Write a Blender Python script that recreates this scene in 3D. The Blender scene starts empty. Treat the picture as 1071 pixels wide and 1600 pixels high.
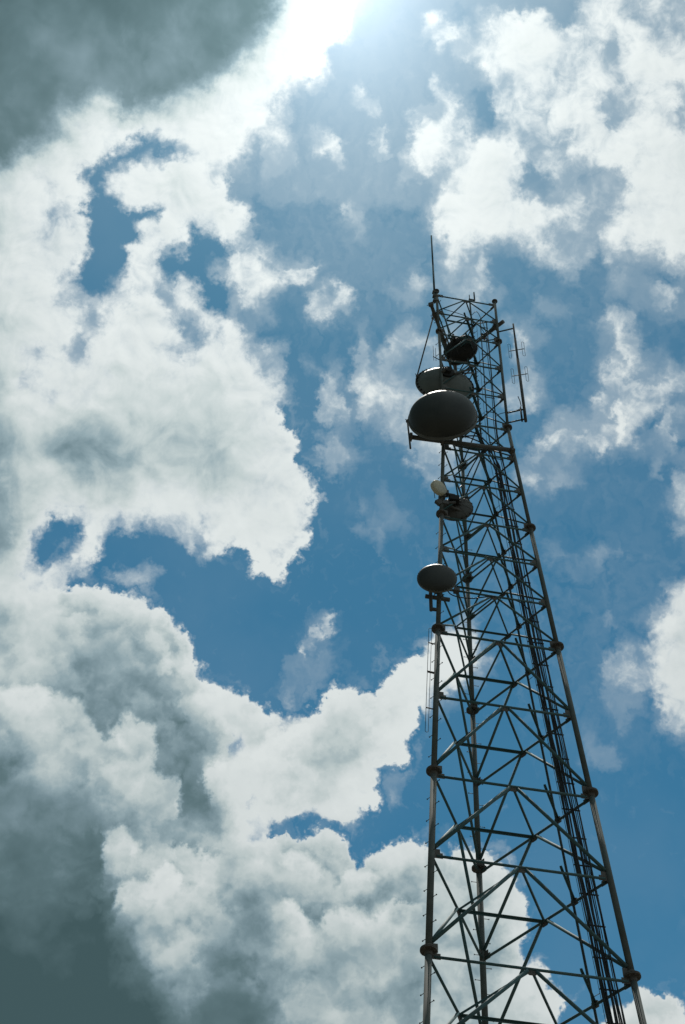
import bpy, bmesh, math, random
import numpy as np
from mathutils import Vector, Matrix, Quaternion
random.seed(7)
scene = bpy.context.scene
COL = scene.collection
R = math.radians
V = Vector

# ---------------------------------------------------------------- surveyed numbers of the mast
CX, CY = 4.76622417, 34.99627754                 # mast axis on the ground (camera stands at the origin)
TH = R(9.605558)
ZL = [24.724, 27.951, 30.825, 34.0, 36.872, 39.03, 41.013, 42.83, 44.99, 46.966, 48.825, 50.909, 52.823, 54.672, 56.197, 57.554]
S0, K1, K2, ZK = 5.28029351, -0.11778274, 0.0052769, 48.825
FLANGED = {0, 2, 4, 7, 10, 13}
AX = V((CX, CY, 0))

def side(z):
    return S0 + K1*(z-ZL[0]) if z <= ZK else S0 + K1*(ZK-ZL[0]) + K2*(z-ZK)
ANG = [R(210)+TH, R(90)+TH, R(330)+TH]
def leg(j, z):
    r = side(z)/math.sqrt(3)
    return V((CX + r*math.cos(ANG[j]), CY + r*math.sin(ANG[j]), z))
def on_face(i, j, z, from_i=None, from_j=None, inset=0.0):
    """point on the face between two legs, a distance from one of them, moved towards the axis"""
    a, b = leg(i, z), leg(j, z)
    d = (b-a).normalized()
    p = a + d*from_i if from_i is not None else b - d*from_j
    n = V((CX, CY, z)) - (a+b)/2
    return p + n.normalized()*inset
DLR = (leg(2, 40)-leg(0, 40)).normalized()       # along the near face
NOUT = V((DLR.y, -DLR.x, 0))                     # out of the near face, towards the viewer

# ---------------------------------------------------------------- materials
def nt(name):
    m = bpy.data.materials.new(name); m.use_nodes = True
    n = m.node_tree.nodes; n.clear()
    out = n.new('ShaderNodeOutputMaterial')
    b = n.new('ShaderNodeBsdfPrincipled')
    m.node_tree.links.new(b.outputs[0], out.inputs[0])
    return m, m.node_tree, b
def mat(name, c1, c2, scale=6.0, rough=0.6, metal=0.0, bump=0.0, stain=None, stain_amt=0.0, coat=0.0):
    m, t, b = nt(name)
    N, L = t.nodes.new, t.links.new
    tc = N('ShaderNodeTexCoord')
    no = N('ShaderNodeTexNoise'); no.inputs['Scale'].default_value = scale; no.inputs['Detail'].default_value = 6
    L(tc.outputs['Object'], no.inputs['Vector'])
    cr = N('ShaderNodeValToRGB'); cr.color_ramp.elements[0].position = 0.3; cr.color_ramp.elements[1].position = 0.7
    cr.color_ramp.elements[0].color = (*c1, 1); cr.color_ramp.elements[1].color = (*c2, 1)
    L(no.outputs['Fac'], cr.inputs['Fac'])
    col = cr.outputs['Color']
    if stain:
        n2 = N('ShaderNodeTexNoise'); n2.inputs['Scale'].default_value = scale*0.35; n2.inputs['Detail'].default_value = 8; n2.inputs['Roughness'].default_value = 0.7
        L(tc.outputs['Object'], n2.inputs['Vector'])
        mr = N('ShaderNodeMapRange'); mr.inputs['From Min'].default_value = 0.52; mr.inputs['From Max'].default_value = 0.68
        mr.inputs['To Max'].default_value = stain_amt
        L(n2.outputs['Fac'], mr.inputs['Value'])
        mx = N('ShaderNodeMix'); mx.data_type = 'RGBA'
        L(mr.outputs[0], mx.inputs['Factor']); L(col, mx.inputs['A']); mx.inputs['B'].default_value = (*stain, 1)
        col = mx.outputs['Result']
    L(col, b.inputs['Base Color'])
    b.inputs['Roughness'].default_value = rough; b.inputs['Metallic'].default_value = metal
    b.inputs['Coat Weight'].default_value = coat; b.inputs['Specular IOR Level'].default_value = .3
    if bump:
        bp = N('ShaderNodeBump'); bp.inputs['Strength'].default_value = bump; bp.inputs['Distance'].default_value = 0.01
        L(no.outputs['Fac'], bp.inputs['Height']); L(bp.outputs[0], b.inputs['Normal'])
    return m
M_LEG = mat('galvanised_leg', (.09, .104, .10), (.132, .145, .138), 3.0, .75, 0, stain=(.085, .075, .065), stain_amt=.5)
M_STEEL = mat('galvanised_steel', (.05, .115, .125), (.085, .15, .16), 4.0, .7, 0, stain=(.085, .065, .055), stain_amt=.45)  # teal of haze and colour fringing is put into the base colour
M_PLATE = mat('weathered_plate', (.10, .09, .083), (.15, .138, .128), 7.0, .7, .1, stain=(.08, .05, .035), stain_amt=.6)
M_RAIL = mat('ladder_steel', (.045, .06, .062), (.075, .09, .09), 5.0, .65, .1)
M_CABLE = mat('black_cable_jacket', (.012, .013, .014), (.022, .023, .025), 2.0, .5)
M_RADOME = mat('dark_radome', (.034, .036, .034), (.048, .050, .047), 1.6, .5, 0, stain=(.062, .064, .058), stain_amt=.5)
M_RIM = mat('dish_rim', (.10, .10, .095), (.15, .15, .145), 4.0, .6, 0)
M_SHELL = mat('dish_shell', (.10, .11, .102), (.145, .155, .145), 2.5, .55, .0, stain=(.12, .12, .11), stain_amt=.5)
M_BOLT = mat('dark_bolts', (.018, .018, .018), (.03, .029, .028), 8.0, .8, 0)
M_WHIP = mat('fibreglass_whip', (.05, .08, .085), (.08, .11, .11), 3.0, .45)
M_PIPE = mat('mount_pipe', (.075, .073, .07), (.115, .112, .107), 4.0, .6, .1, stain=(.075, .055, .045), stain_amt=.5)
# pale radome that lets some sun through
M_PALE, _t, _b = nt('pale_translucent_radome')
_n = _t.nodes.new('ShaderNodeTexNoise'); _n.inputs['Scale'].default_value = 3.5; _n.inputs['Detail'].default_value = 5
_c = _t.nodes.new('ShaderNodeValToRGB')
_c.color_ramp.elements[0].color = (.62, .61, .54, 1); _c.color_ramp.elements[1].color = (.72, .71, .64, 1)
_t.links.new(_n.outputs['Fac'], _c.inputs['Fac']); _t.links.new(_c.outputs[0], _b.inputs['Base Color'])
_tr = _t.nodes.new('ShaderNodeBsdfTranslucent'); _tr.inputs[0].default_value = (.6, .56, .42, 1)
_ms = _t.nodes.new('ShaderNodeMixShader'); _ms.inputs[0].default_value = .45
_o = [x for x in _t.nodes if x.type == 'OUTPUT_MATERIAL'][0]
_t.links.new(_b.outputs[0], _ms.inputs[1]); _t.links.new(_tr.outputs[0], _ms.inputs[2]); _t.links.new(_ms.outputs[0], _o.inputs[0])
_b.inputs['Roughness'].default_value = .45

# ---------------------------------------------------------------- mesh helpers
def frame_of(d):
    d = d.normalized()
    up = V((0, 0, 1)) if abs(d.z) < 0.95 else V((1, 0, 0))
    x = d.cross(up).normalized(); y = d.cross(x).normalized()
    return x, y, d
def tube(bm, p0, p1, r0, r1=None, seg=10, caps=True):
    r1 = r0 if r1 is None else r1
    x, y, d = frame_of(p1-p0)
    A = []; B = []
    for k in range(seg):
        a = 2*math.pi*k/seg; o = x*math.cos(a)+y*math.sin(a)
        A.append(bm.verts.new(p0+o*r0)); B.append(bm.verts.new(p1+o*r1))
    for k in range(seg):
        f = bm.faces.new((A[k], A[(k+1) % seg], B[(k+1) % seg], B[k])); f.smooth = True
    if caps:
        bm.faces.new(A[::-1]); bm.faces.new(B)
def path(bm, pts, r, seg=8, closed=False):
    n = len(pts); rings = []; prev = None
    for i, p in enumerate(pts):
        a = pts[i-1] if (i > 0 or closed) else p
        b = pts[(i+1) % n] if (i < n-1 or closed) else p
        d = (b-a).normalized()
        if prev is None: x, y, _ = frame_of(d)
        else:
            x = (prev - d*prev.dot(d)).normalized(); y = d.cross(x)
        prev = x
        rings.append([bm.verts.new(p+(x*math.cos(2*math.pi*k/seg)+y*math.sin(2*math.pi*k/seg))*r) for k in range(seg)])
    for i in range(n if closed else n-1):
        A, B = rings[i], rings[(i+1) % n]
        for k in range(seg):
            f = bm.faces.new((A[k], A[(k+1) % seg], B[(k+1) % seg], B[k])); f.smooth = True
    if not closed:
        bm.faces.new(rings[0][::-1]); bm.faces.new(rings[-1])
def box(bm, c, x, y, z, hx, hy, hz):
    vs = [bm.verts.new(c + x*(sx*hx) + y*(sy*hy) + z*(sz*hz)) for sx in (-1, 1) for sy in (-1, 1) for sz in (-1, 1)]
    for q in ((0, 1, 3, 2), (4, 6, 7, 5), (0, 4, 5, 1), (2, 3, 7, 6), (0, 2, 6, 4), (1, 5, 7, 3)):
        bm.faces.new([vs[i] for i in q])
def angle_iron(bm, p0, p1, w, t, roll=0.0):
    """L-section bar"""
    x, y, d = frame_of(p1-p0)
    q = Quaternion(d, roll); x = q @ x; y = q @ y
    prof = [(0, 0), (w, 0), (w, t), (t, t), (t, w), (0, w)]
    A = [bm.verts.new(p0+x*(a-w/3)+y*(b-w/3)) for a, b in prof]; B = [bm.verts.new(p1+x*(a-w/3)+y*(b-w/3)) for a, b in prof]
    for k in range(6):
        bm.faces.new((A[k], A[(k+1) % 6], B[(k+1) % 6], B[k]))
    bm.faces.new(A[::-1]); bm.faces.new(B)
def lathe(bm, c, axis, up, prof, seg=56, smooth=True, sharp=()):
    """profile of (radius, distance along axis) turned round the axis"""
    z = axis.normalized(); x = (up - z*up.dot(z)).normalized(); y = z.cross(x)
    rings = []
    for r, h in prof:
        if r < 1e-6: rings.append([bm.verts.new(c+z*h)])
        else: rings.append([bm.verts.new(c+z*h+(x*math.cos(2*math.pi*k/seg)+y*math.sin(2*math.pi*k/seg))*r) for k in range(seg)])
    for A, B in zip(rings, rings[1:]):
        for k in range(seg):
            a = [A[k % len(A)], A[(k+1) % len(A)], B[(k+1) % len(B)], B[k % len(B)]]
            u = []
            for w in a:
                if w not in u: u.append(w)
            if len(u) > 2:
                f = bm.faces.new(u); f.smooth = smooth
def finish(name, bm, m, parent=None, origin=None, smooth_angle=None):
    me = bpy.data.meshes.new(name)
    bmesh.ops.recalc_face_normals(bm, faces=bm.faces)
    if origin is None and parent is None: origin = V((0, 0, 0))
    o = bpy.data.objects.new(name, me); COL.objects.link(o)
    if parent is not None:
        org = WORLD[parent.name] if origin is None else origin
        bmesh.ops.translate(bm, verts=bm.verts, vec=-org)
        o.parent = parent; o.location = org - WORLD[parent.name]
    else:
        org = origin
        bmesh.ops.translate(bm, verts=bm.verts, vec=-org); o.location = org
    WORLD[o.name] = org.copy()
    bm.to_mesh(me); bm.free(); me.materials.append(m)
    return o
WORLD = {}
def thing(name, label, cat, loc, group=None):
    o = bpy.data.objects.new(name, None); COL.objects.link(o)
    o.location = loc; o.empty_display_size = .2; WORLD[o.name] = V(loc)
    tag(o, label, cat, group); return o
def tag(o, label, cat, group=None):
    o['label'] = label; o['category'] = cat; o['kind'] = 'thing'
    if group: o['group'] = group
def copy_mesh(src, parent, world_loc, rot=None):
    c = src.copy(); COL.objects.link(c); c.parent = parent
    c.location = world_loc - WORLD[parent.name]
    if rot is not None: c.rotation_euler = rot
    return c
NB = bmesh.new

# ================================================================ THE GROUND
g = NB()
gs = 3000
for i in range(13):
    for j in range(13):
        g.verts.new((-gs+2*gs*i/12, -gs+2*gs*j/12, 0))
g.verts.ensure_lookup_table()
for i in range(12):
    for j in range(12):
        g.faces.new([g.verts[q] for q in (i*13+j, (i+1)*13+j, (i+1)*13+j+1, i*13+j+1)])
M_GROUND = mat('dry_grass_ground', (.065, .065, .05), (.12, .115, .09), .6, .95, 0)
go = finish('ground', g, M_GROUND); go['kind'] = 'structure'

# ================================================================ THE MAST
ROOT = thing('lattice_tower', 'tall three-legged steel lattice mast rising into the cloudy sky', 'tower', (CX, CY, 0))
def leg_r(z):
    return .090 if z < 31.1 else .084 if z < 37.05 else .076 if z < 43.0 else .066 if z < 49 else .054
LEVELS_BELOW = [21.85, 18.62, 15.75, 12.52, 9.65, 6.42, 3.2]
SECTIONS = [0.0, 6.6, 12.7, 18.8] + [ZL[i]+.17 for i in sorted(FLANGED)] + [ZL[-1]+.32]
# step bolt shared mesh, along +X
sb = NB()
tube(sb, V((0, 0, 0)), V((.15, 0, 0)), .0095, seg=6)
tube(sb, V((.145, 0, 0)), V((.162, 0, 0)), .021, seg=8)
step_src = None
LEGS = []
for j in range(3):
    b = NB()
    zs = SECTIONS
    for z0, z1 in zip(zs, zs[1:]):
        tube(b, leg(j, z0), leg(j, z1), leg_r((z0+z1)/2), seg=16)
    lo = finish('leg', b, M_LEG, ROOT, origin=leg(j, 0.0)); LEGS.append(lo)
    # bolted section flanges
    for i in sorted(FLANGED):
        z = ZL[i]+.17; c = leg(j, z); r = leg_r(z-.5)
        ax = (leg(j, z+1)-leg(j, z-1)).normalized()
        x, y, _ = frame_of(ax)
        b = NB(); fr = r*2.45
        lathe(b, c, ax, x, [(r*.9, -.028-.13), (r*1.08, -.028-.13), (r*1.22, -.032), (fr, -.032), (fr, -.004), (r*.9, -.004)], 24, smooth=False)
        lathe(b, c, ax, x, [(r*.9, .004), (fr, .004), (fr, .032), (r*1.2, .032), (r*1.05, .16), (r*.9, .16)], 24, smooth=False)
        for k in range(8):
            a = 2*math.pi*k/8+.2; o = (x*math.cos(a)+y*math.sin(a))*(fr*.8)
            tube(b, c+o-ax*.075, c+o+ax*.075, .017, seg=6)
        finish('flange', b, M_PLATE, lo, origin=c)
    # welded cleats that take the bracing at each level
    for i, z in enumerate(ZL):
        c = leg(j, z); r = leg_r(z)
        for q in range(3):
            if q == j: continue
            b = NB(); d = (leg(q, z)-c).normalized()
            n = d.cross(V((0, 0, 1))).normalized()
            zt = z + (.36 if i in FLANGED else .19)
            box(b, c + d*(r+.10) + V((0, 0, .02)), d, n, V((0, 0, 1)), .12, .009, .085)
            if i < len(ZL)-1:
                box(b, leg(j, zt-.09) + d*(r+.06), d, n, V((0, 0, 1)), .085, .0085, .13)
            finish('cleat', b, M_PLATE, lo, origin=c)
    if j < 2:                                    # step bolts climb the two left legs
        tdir = V((math.cos(ANG[j]+math.pi/2), math.sin(ANG[j]+math.pi/2), 0))
        z = 21.3; k = 0
        while z < 57.3:
            sgn = 1 if k % 2 else -1
            d = tdir*sgn
            if not any(abs(z-zz-.17) < .13 for zz in (ZL[i] for i in FLANGED)):
                c = leg(j, z)+d*(leg_r(z)-.005)
                rz = math.atan2(d.y, d.x)
                if step_src is None:
                    step_src = finish('step_bolt', sb, M_RAIL, lo, origin=V((0, 0, 0)))
                    step_src.location = c-WORLD[lo.name]; step_src.rotation_euler = (0, 0, rz)
                else:
                    s_ = copy_mesh(step_src, lo, c, (0, 0, rz))
            z += .40+.012*math.sin(k*2.3); k += 1
FACES = [(0, 2), (0, 1), (1, 2)]
ALL = list(zip(range(len(ZL)), ZL))
def mid(a, b, z): return (leg(a, z)+leg(b, z))/2
def horiz_r(z): return .040 if z < 37.5 else .034 if z < 49.5 else .029
def diag_r(z, near): return (.052 if z < 31 else .046 if z < 37.5 else .036 if z < 43.5 else .031 if z < 49.5 else .027)*(1.0 if near else .92)
zprev = 21.85
for i, z in ALL:
    zlo = ZL[i-1] if i else zprev
    loff = .36 if (i-1) in FLANGED else .19
    for fi, (a, b_) in enumerate(FACES):
        A, B = leg(a, z), leg(b_, z); d = (B-A).normalized(); Mp = (A+B)/2; r = leg_r(z)
        n = d.cross(V((0, 0, 1))).normalized()
        b = NB(); tube(b, A+d*(r+.05), B-d*(r+.05), horiz_r(z), seg=10)
        finish('horizontal_strut', b, M_STEEL, ROOT, origin=Mp)
        # inverted V below each horizontal
        for q, s in ((a, -1), (b_, 1)):
            P = leg(q, zlo+loff); dq = (Mp-P).normalized()
            b = NB(); top = Mp + d*(s*.11) - V((0, 0, .05))
            tube(b, P+dq*(leg_r(zlo)+.03), top, diag_r(z, fi == 0), seg=10)
            finish('diagonal_strut', b, M_STEEL, ROOT, origin=(P+top)/2)
        # gusset plate where the V meets the horizontal
        b = NB(); wz = .12 if z < 38 else .10
        c = Mp - V((0, 0, .055))
        pr = [(-.20, .085), (.20, .085), (.17, -.04), (.08, -wz), (-.08, -wz), (-.17, -.04)]
        for sgn in (-1, 1):
            vs = [b.verts.new(c+d*p*(1.0 if z < 38 else .8)+V((0, 0, h))+n*(sgn*.008)) for p, h in pr]
            b.faces.new(vs if sgn > 0 else vs[::-1])
            if sgn < 0: lowv = vs
        for k in range(6):
            b.faces.new((lowv[k], lowv[(k+1) % 6], vs[(k+1) % 6], vs[k]))
        for p in (-.12, -.04, .04, .12):
            tube(b, c+d*p+V((0, 0, -.02))-n*.03, c+d*p+V((0, 0, -.02))+n*.03, .014, seg=6)
        finish('gusset_plate', b, M_PLATE, ROOT, origin=c)
    # plan bracing: the three face midpoints joined, a corner strut carrying the climbing rail
    mids = [mid(a, b_, z) for a, b_ in FACES]
    for k in range(3):
        P, Q = mids[k], mids[(k+1) % 3]; d = (Q-P).normalized(); dz = V((0, 0, -.03))
        b = NB()
        angle_iron(b, P+d*.05+dz, Q-d*.05+dz, .075 if z < 38 else .055, .009)
        finish('plan_brace', b, M_STEEL, ROOT, origin=(P+Q)/2)
    if i < 15:
        P, Q = on_face(0, 2, z, from_j=1.32), on_face(1, 2, z, from_j=1.32); d = (Q-P).normalized()
        dz = V((0, 0, .055)); b = NB()
        angle_iron(b, P-d*.22+dz, Q+d*.06+dz, .065, .009)
        finish('corner_strut', b, M_STEEL, ROOT, origin=(P+Q)/2)
        b = NB(); c = on_face(1, 2, z, from_j=1.32); dd = (leg(2, z)-leg(1, z)).normalized()
        box(b, c, dd, dd.cross(V((0, 0, 1))), V((0, 0, 1)), .10, .035, .085)
        finish('rail_bracket', b, M_PLATE, ROOT, origin=c)
# climbing rail up the far right face, with pegs and its safety wire
b = NB(); zs = [0.3, 12.5, 24.7, 36.9, 48.8, 57.55]
def rail(z): return on_face(1, 2, z, from_j=1.32, inset=.07)
path(b, [rail(z) for z in zs]+[rail(57.55)+V((0, 0, 2.05))], .037, seg=10)
ro = finish('climbing_rail', b, M_RAIL, ROOT, origin=rail(0.3))
dMR = (leg(2, 40)-leg(1, 40)).normalized()
b = NB(); path(b, [rail(z)+dMR*.27-NOUT*.0 for z in zs], .008, seg=6)
z = 22.0
while z < 57:
    tube(b, rail(z), rail(z)+dMR*.28, .009, seg=6); z += 2.9
finish('safety_wire', b, M_RAIL, ro, origin=rail(0.3))
b = NB(); z = 49.2
while z < 57.3:
    tube(b, rail(z)-dMR*.09, rail(z)+dMR*.12, .013, seg=6); z += .32
finish('foot_pegs', b, M_BOLT, ro, origin=rail(49))
# the part of the mast below the picture, as one part
b = NB(); lv = LEVELS_BELOW + [.25]
for k, z in enumerate(LEVELS_BELOW):
    zlo = lv[k+1]
    for a, c_ in FACES:
        tube(b, leg(a, z), leg(c_, z), .045, seg=8); Mp = mid(a, c_, z)
        tube(b, leg(a, zlo+.2), Mp, .055, seg=8); tube(b, leg(c_, zlo+.2), Mp, .055, seg=8)
lo = finish('lower_bracing', b, M_STEEL, ROOT, origin=V((CX, CY, 10))); lo['kind'] = 'stuff'
M_CONC = mat('footing_concrete', (.30, .29, .27), (.42, .41, .38), 2.0, .9)
for j in range(3):
    b = NB(); c = leg(j, .0); box(b, c+V((0, 0, .12)), V((1, 0, 0)), V((0, 1, 0)), V((0, 0, 1)), .7, .7, .4)
    finish('footing', b, M_CONC, ROOT, origin=c)
# ================================================================ CABLE LADDER AND CABLES
LI = .25
def lad(z, f):                                   # f: distance from the right leg along the near face
    return on_face(0, 2, z, from_j=f, inset=LI)
def fl(z): return (.80, .36) if z < 37 else (.82-.01*(z-37), .36)
LT = thing('cable_ladder', 'narrow steel cable ladder running up the inside of the mast beside its right leg', 'ladder', lad(.3, .6))
LZ = [.3, 12.5, 24.7, 30.8, 36.9, 42.8, 48.8, 53, 56.6]
for s in (0, 1):
    b = NB(); path(b, [lad(z, fl(z)[s]) for z in LZ], .024 if s else .022, seg=8)
    finish('rail', b, M_RAIL, LT, origin=lad(.3, fl(.3)[s]))
z = 21.6; k = 0
while z < 56.4:
    a, c = fl(z); b = NB()
    p, q = lad(z, a+.04), lad(z, c-.04)
    x = (q-p).normalized()
    box(b, (p+q)/2, x, NOUT, V((0, 0, 1)), (q-p).length/2, .022 if z < 47 else .013, .011)
    finish('rung', b, M_RAIL, LT, origin=(p+q)/2); z += .985+.04*math.sin(k*1.7); k += 1

def cable(name, f0, z_end, tail, label, r=.017, dep=.03, wob=0.0):
    pts = []
    z = .6
    while z < z_end:
        f = fl(z)[0]*(1-f0)+fl(z)[1]*f0
        w = .017*math.sin(z*1.3+f0*9)+.009*math.sin(z*2.9+f0*23)
        pts.append(lad(z, f+w)+NOUT*(dep+.012*math.sin(z*.9+f0*17))); z += .9 if z > 20 else 4.0
    # smooth tail
    P = [pts[-1]]+list(tail)
    if tail:
        ctl = [pts[-2]]+P+[P[-1]+(P[-1]-P[-2])]
        for i in range(1, len(ctl)-2):
            for s in range(1, 7):
                t = s/6; p0, p1, p2, p3 = ctl[i-1:i+3]
                pts.append(.5*((2*p1)+(p2-p0)*t+(2*p0-5*p1+4*p2-p3)*t*t+(3*p1-p0-3*p2+p3)*t**3))
    b = NB(); path(b, pts, r, seg=7)
    o = finish(name, b, M_CABLE, origin=pts[0])
    tag(o, label, 'cable', 'black cables running down the cable ladder')
zJ, zK = 47.0, 48.6
D1 = V((3.53, 33.16, 47.68)); D5 = V((3.05, 33.03, 38.77))
jm = (leg(0, zJ)+leg(1, zJ))/2
generic = 'thick black cable on the ladder, bending off towards the largest domed dish'
cable('feeder_cable', .06, 47.2, [lad(48.0, .95)+NOUT*.0, mid(0, 2, 48.0)+V((0, 0, .1)), leg(0, 48.2)+DLR*.4-NOUT*.3], generic, .026)
cable('feeder_cable', .15, 46.4, [lad(47.5, .98), mid(0, 2, 47.2)-NOUT*.5, mid(0, 2, 46.2)-NOUT*.8-DLR*.4, leg(0, 45.3)+DLR*.7-NOUT*.5], 'black cable arching off the ladder and dropping to the open-backed round dish', .023)
cable('feeder_cable', .25, 47.6, [lad(48.5, .9)-NOUT*.1, mid(0, 2, 48.9)-NOUT*.4, leg(0, 49.3)+DLR*.5-NOUT*.6], generic, .026)
cable('feeder_cable', .43, 47.0, [lad(48.0, .8)-NOUT*.1, mid(0, 2, 48.6)-NOUT*.5, leg(0, 49.0)+DLR*.8-NOUT*.7], generic, .025, .05)
cable('feeder_cable', .52, 46.7, [lad(47.7, .85), mid(0, 2, 47.6)-NOUT*.3, leg(0, 47.7)+DLR*.5-NOUT*.3], generic, .024)
cable('feeder_cable', .64, 38.6, [lad(39.25, .85), mid(0, 2, 39.0)+NOUT*.02, on_face(0, 2, 38.75, from_i=1.0), on_face(0, 2, 38.7, from_i=.35)+NOUT*.1, D5+DLR*.3-NOUT*.1], 'black cable swinging left along the strut to the lowest dark dish', .019)
cable('feeder_cable', .74, 56.3, [lad(57.2, .7), rail(58.0)+V((0, 0, .3))], 'black cable continuing up the ladder to the rail at the mast top', .014)
cable('feeder_cable', .86, 49.7, [lad(50.2, .25)-NOUT*.1, leg(2, 50.1)+DLR*.2], 'black cable leaving the ladder for the dipole mast on the right', .013)
cable('feeder_cable', .95, 55.2, [lad(56.0, .6), mid(0, 2, 56.3), leg(0, 56.6)+DLR*.25], 'thin black cable crossing to the tall whip antenna at the top left', .014)

# ================================================================ DISHES
def axis_dir(az, tilt=0):                        # az: degrees from "towards the viewer", positive to the right
    a = R(az); d = NOUT0*math.cos(a) + SIDE0*math.sin(a)
    return (d*math.cos(R(tilt))+V((0, 0, math.sin(R(tilt))))).normalized()
NOUT0 = V((0, -1, 0)); SIDE0 = V((1, 0, 0))
def radome_dish(c, Rr, az, bulge, label, tilt=0, back=.32):
    ax = axis_dir(az, tilt); up = V((0, 0, 1))
    T = thing('radome_dish', label, 'dish antenna', c)
    b = NB(); n = 14
    prof = [(Rr*.985, .012)]
    for k in range(1, n+1):
        a = k/n*math.pi/2
        prof.append((Rr*.985*math.cos(a)**.92 if k < n else 0.0, .012+bulge*math.sin(a)))
    lathe(b, c, ax, up, prof, 72); finish('radome', b, M_RADOME, T, origin=c)
    b = NB(); w = Rr*.09
    lathe(b, c, ax, up, [(Rr*.97, -w), (Rr, -w), (Rr*1.012, -w*.5), (Rr*1.012, -.004), (Rr*1.0, .014), (Rr*.965, .016)], 72)
    x = (up-ax*up.dot(ax)).normalized(); y = ax.cross(x)
    for k in range(36):
        a = 2*math.pi*k/36; o = x*math.cos(a)+y*math.sin(a)
        tube(b, c+o*Rr*.985-ax*.01, c+o*Rr*.985+ax*.045, .016, seg=6)
    finish('rim', b, M_RIM, T, origin=c)
    b = NB(); prof = []
    for k in range(12):
        r = Rr*.985*(1-k/11); prof.append((max(r, 0), -w-back*Rr*(1-(r/(Rr*.985))**2)))
    lathe(b, c, ax, up, prof, 56); finish('reflector_back', b, M_SHELL, T, origin=c)
    b = NB(); h = -w-back*Rr
    lathe(b, c, ax, up, [(Rr*.30, h+.10), (Rr*.30, h-.02), (Rr*.2, h-.04), (Rr*.2, h-.22), (0, h-.22)], 28, smooth=False)
    finish('hub', b, M_PIPE, T, origin=c)
    return T, ax, c+ax*(h-.2)
T1, ax1, hub1 = radome_dish(D1, 1.25, -7, .78, 'largest dark domed dish facing the viewer at the left leg, in front of the others')
b = NB(); tube(b, hub1, leg(0, 47.85), .075, seg=12); tube(b, hub1+V((0, 0, .5)), leg(0, 48.3), .05, seg=10)
finish('mount_arm', b, M_PIPE, T1, origin=hub1)
T5, ax5, hub5 = radome_dish(D5, .63, -2, .24, 'lowest dark domed dish, hanging alone on the left leg')
b = NB(); tube(b, hub5-DLR*.1, leg(0, 38.75)-DLR*.1, .06, seg=12)
box(b, leg(0, 38.5)+DLR*-.05+NOUT*.02, DLR, NOUT, V((0, 0, 1)), .40, .05, .05)
box(b, leg(0, 39.0)+DLR*-.05+NOUT*.02, DLR, NOUT, V((0, 0, 1)), .34, .05, .05)
box(b, leg(0, 39.0)+DLR*.56+NOUT*.03, DLR, NOUT, V((0, 0, 1)), .09, .09, .07); box(b, leg(0, 39.0)+DLR*.40+NOUT*.02, DLR, NOUT, V((0, 0, 1)), .12, .03, .03)
finish('mount_bracket', b, M_PIPE, T5, origin=hub5)
b = NB(); pv = leg(0, 38.2)-DLR*.27+NOUT*.06
tube(b, pv+V((0, 0, .85)), pv-V((0, 0, .38)), .058, seg=14)
box(b, pv-V((0, 0, .28))+DLR*.13-NOUT*.03, DLR, NOUT, V((0, 0, 1)), .15, .04, .045)
finish('mount_pipe', b, M_PIPE, T5, origin=pv)

def backed_dish(c, Rr, az, depth, label, ribs=24, tilt=0, mat_=None, shroud=.0, name='parabolic_dish', bolts=36):
    """dish seen from behind: shell bulging against its pointing axis"""
    ax = axis_dir(az, tilt); up = V((0, 0, 1))
    T = thing(name, label, 'dish antenna', c)
    x = (up-ax*up.dot(ax)).normalized(); y = ax.cross(x)
    b = NB(); prof = []
    for k in range(15):
        r = Rr*(1-k/14); prof.append((max(r, 0), -shroud-depth*(1-(r/Rr)**2)))
    prof = [(Rr, 0)]+prof if shroud else prof
    th = .02
    inner = [(max(r-th, 0), h+th) for r, h in reversed(prof)]
    lathe(b, c, ax, up, prof+inner, 64)
    finish('reflector', b, mat_ or M_SHELL, T, origin=c)
    b = NB()
    for k in range(ribs):
        a = 2*math.pi*k/ribs; o = x*math.cos(a)+y*math.sin(a); pts = []
        for q in range(7):
            r = Rr*(.22+.76*q/6); pts.append(c+o*r+ax*(-shroud-depth*(1-(r/Rr)**2)-.018))
        path(b, pts, .005, seg=5)
    if ribs: finish('ribs', b, M_PIPE, T, origin=c)
    else: b.free()
    b = NB()
    lathe(b, c, ax, up, [(Rr*.985, .03), (Rr*1.025, .03), (Rr*1.025, -.03), (Rr*.985, -.03), (Rr*.985, .03)], 64, smooth=False)
    finish('rim', b, M_PIPE, T, origin=c)
    b = NB()
    for k in range(bolts):
        a = 2*math.pi*k/bolts; o = (x*math.cos(a)+y*math.sin(a))*Rr*.975
        box(b, c+o-ax*(.05), ax, o.normalized(), ax.cross(o.normalized()), .03, .035, .022)
    finish('rim_clips', b, M_BOLT, T, origin=c)
    h = -shroud-depth
    b = NB(); lathe(b, c, ax, up, [(Rr*.24, h+.03), (Rr*.24, h-.05), (Rr*.13, h-.07), (Rr*.13, h-.2), (0, h-.2)], 24, smooth=False)
    finish('hub', b, M_BOLT, T, origin=c)
    return T, ax, x, y, c+ax*(h-.2)
D2 = V((3.85, 34.73, 51.99))
T2, ax2, x2, y2, hub2 = backed_dish(D2, 1.13, 186, .60, 'large grey dish seen from behind above the largest domed dish, facing away', ribs=0)
b = NB(); tube(b, hub2-DLR*.02, leg(0, 51.9), .07, seg=12)
tube(b, D2+DLR*.22+NOUT*.66+V((0, 0, -.12)), D2+DLR*1.0+NOUT*.34+V((0, 0, .95)), .045, seg=10)
tube(b, D2+DLR*.62+NOUT*.56+V((0, 0, .2)), D2+DLR*1.1+NOUT*.3+V((0, 0, .75)), .032, seg=10)
finish('support_struts', b, M_PIPE, T2, origin=hub2)
D4 = V((3.95, 34.38, 43.92))
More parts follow.
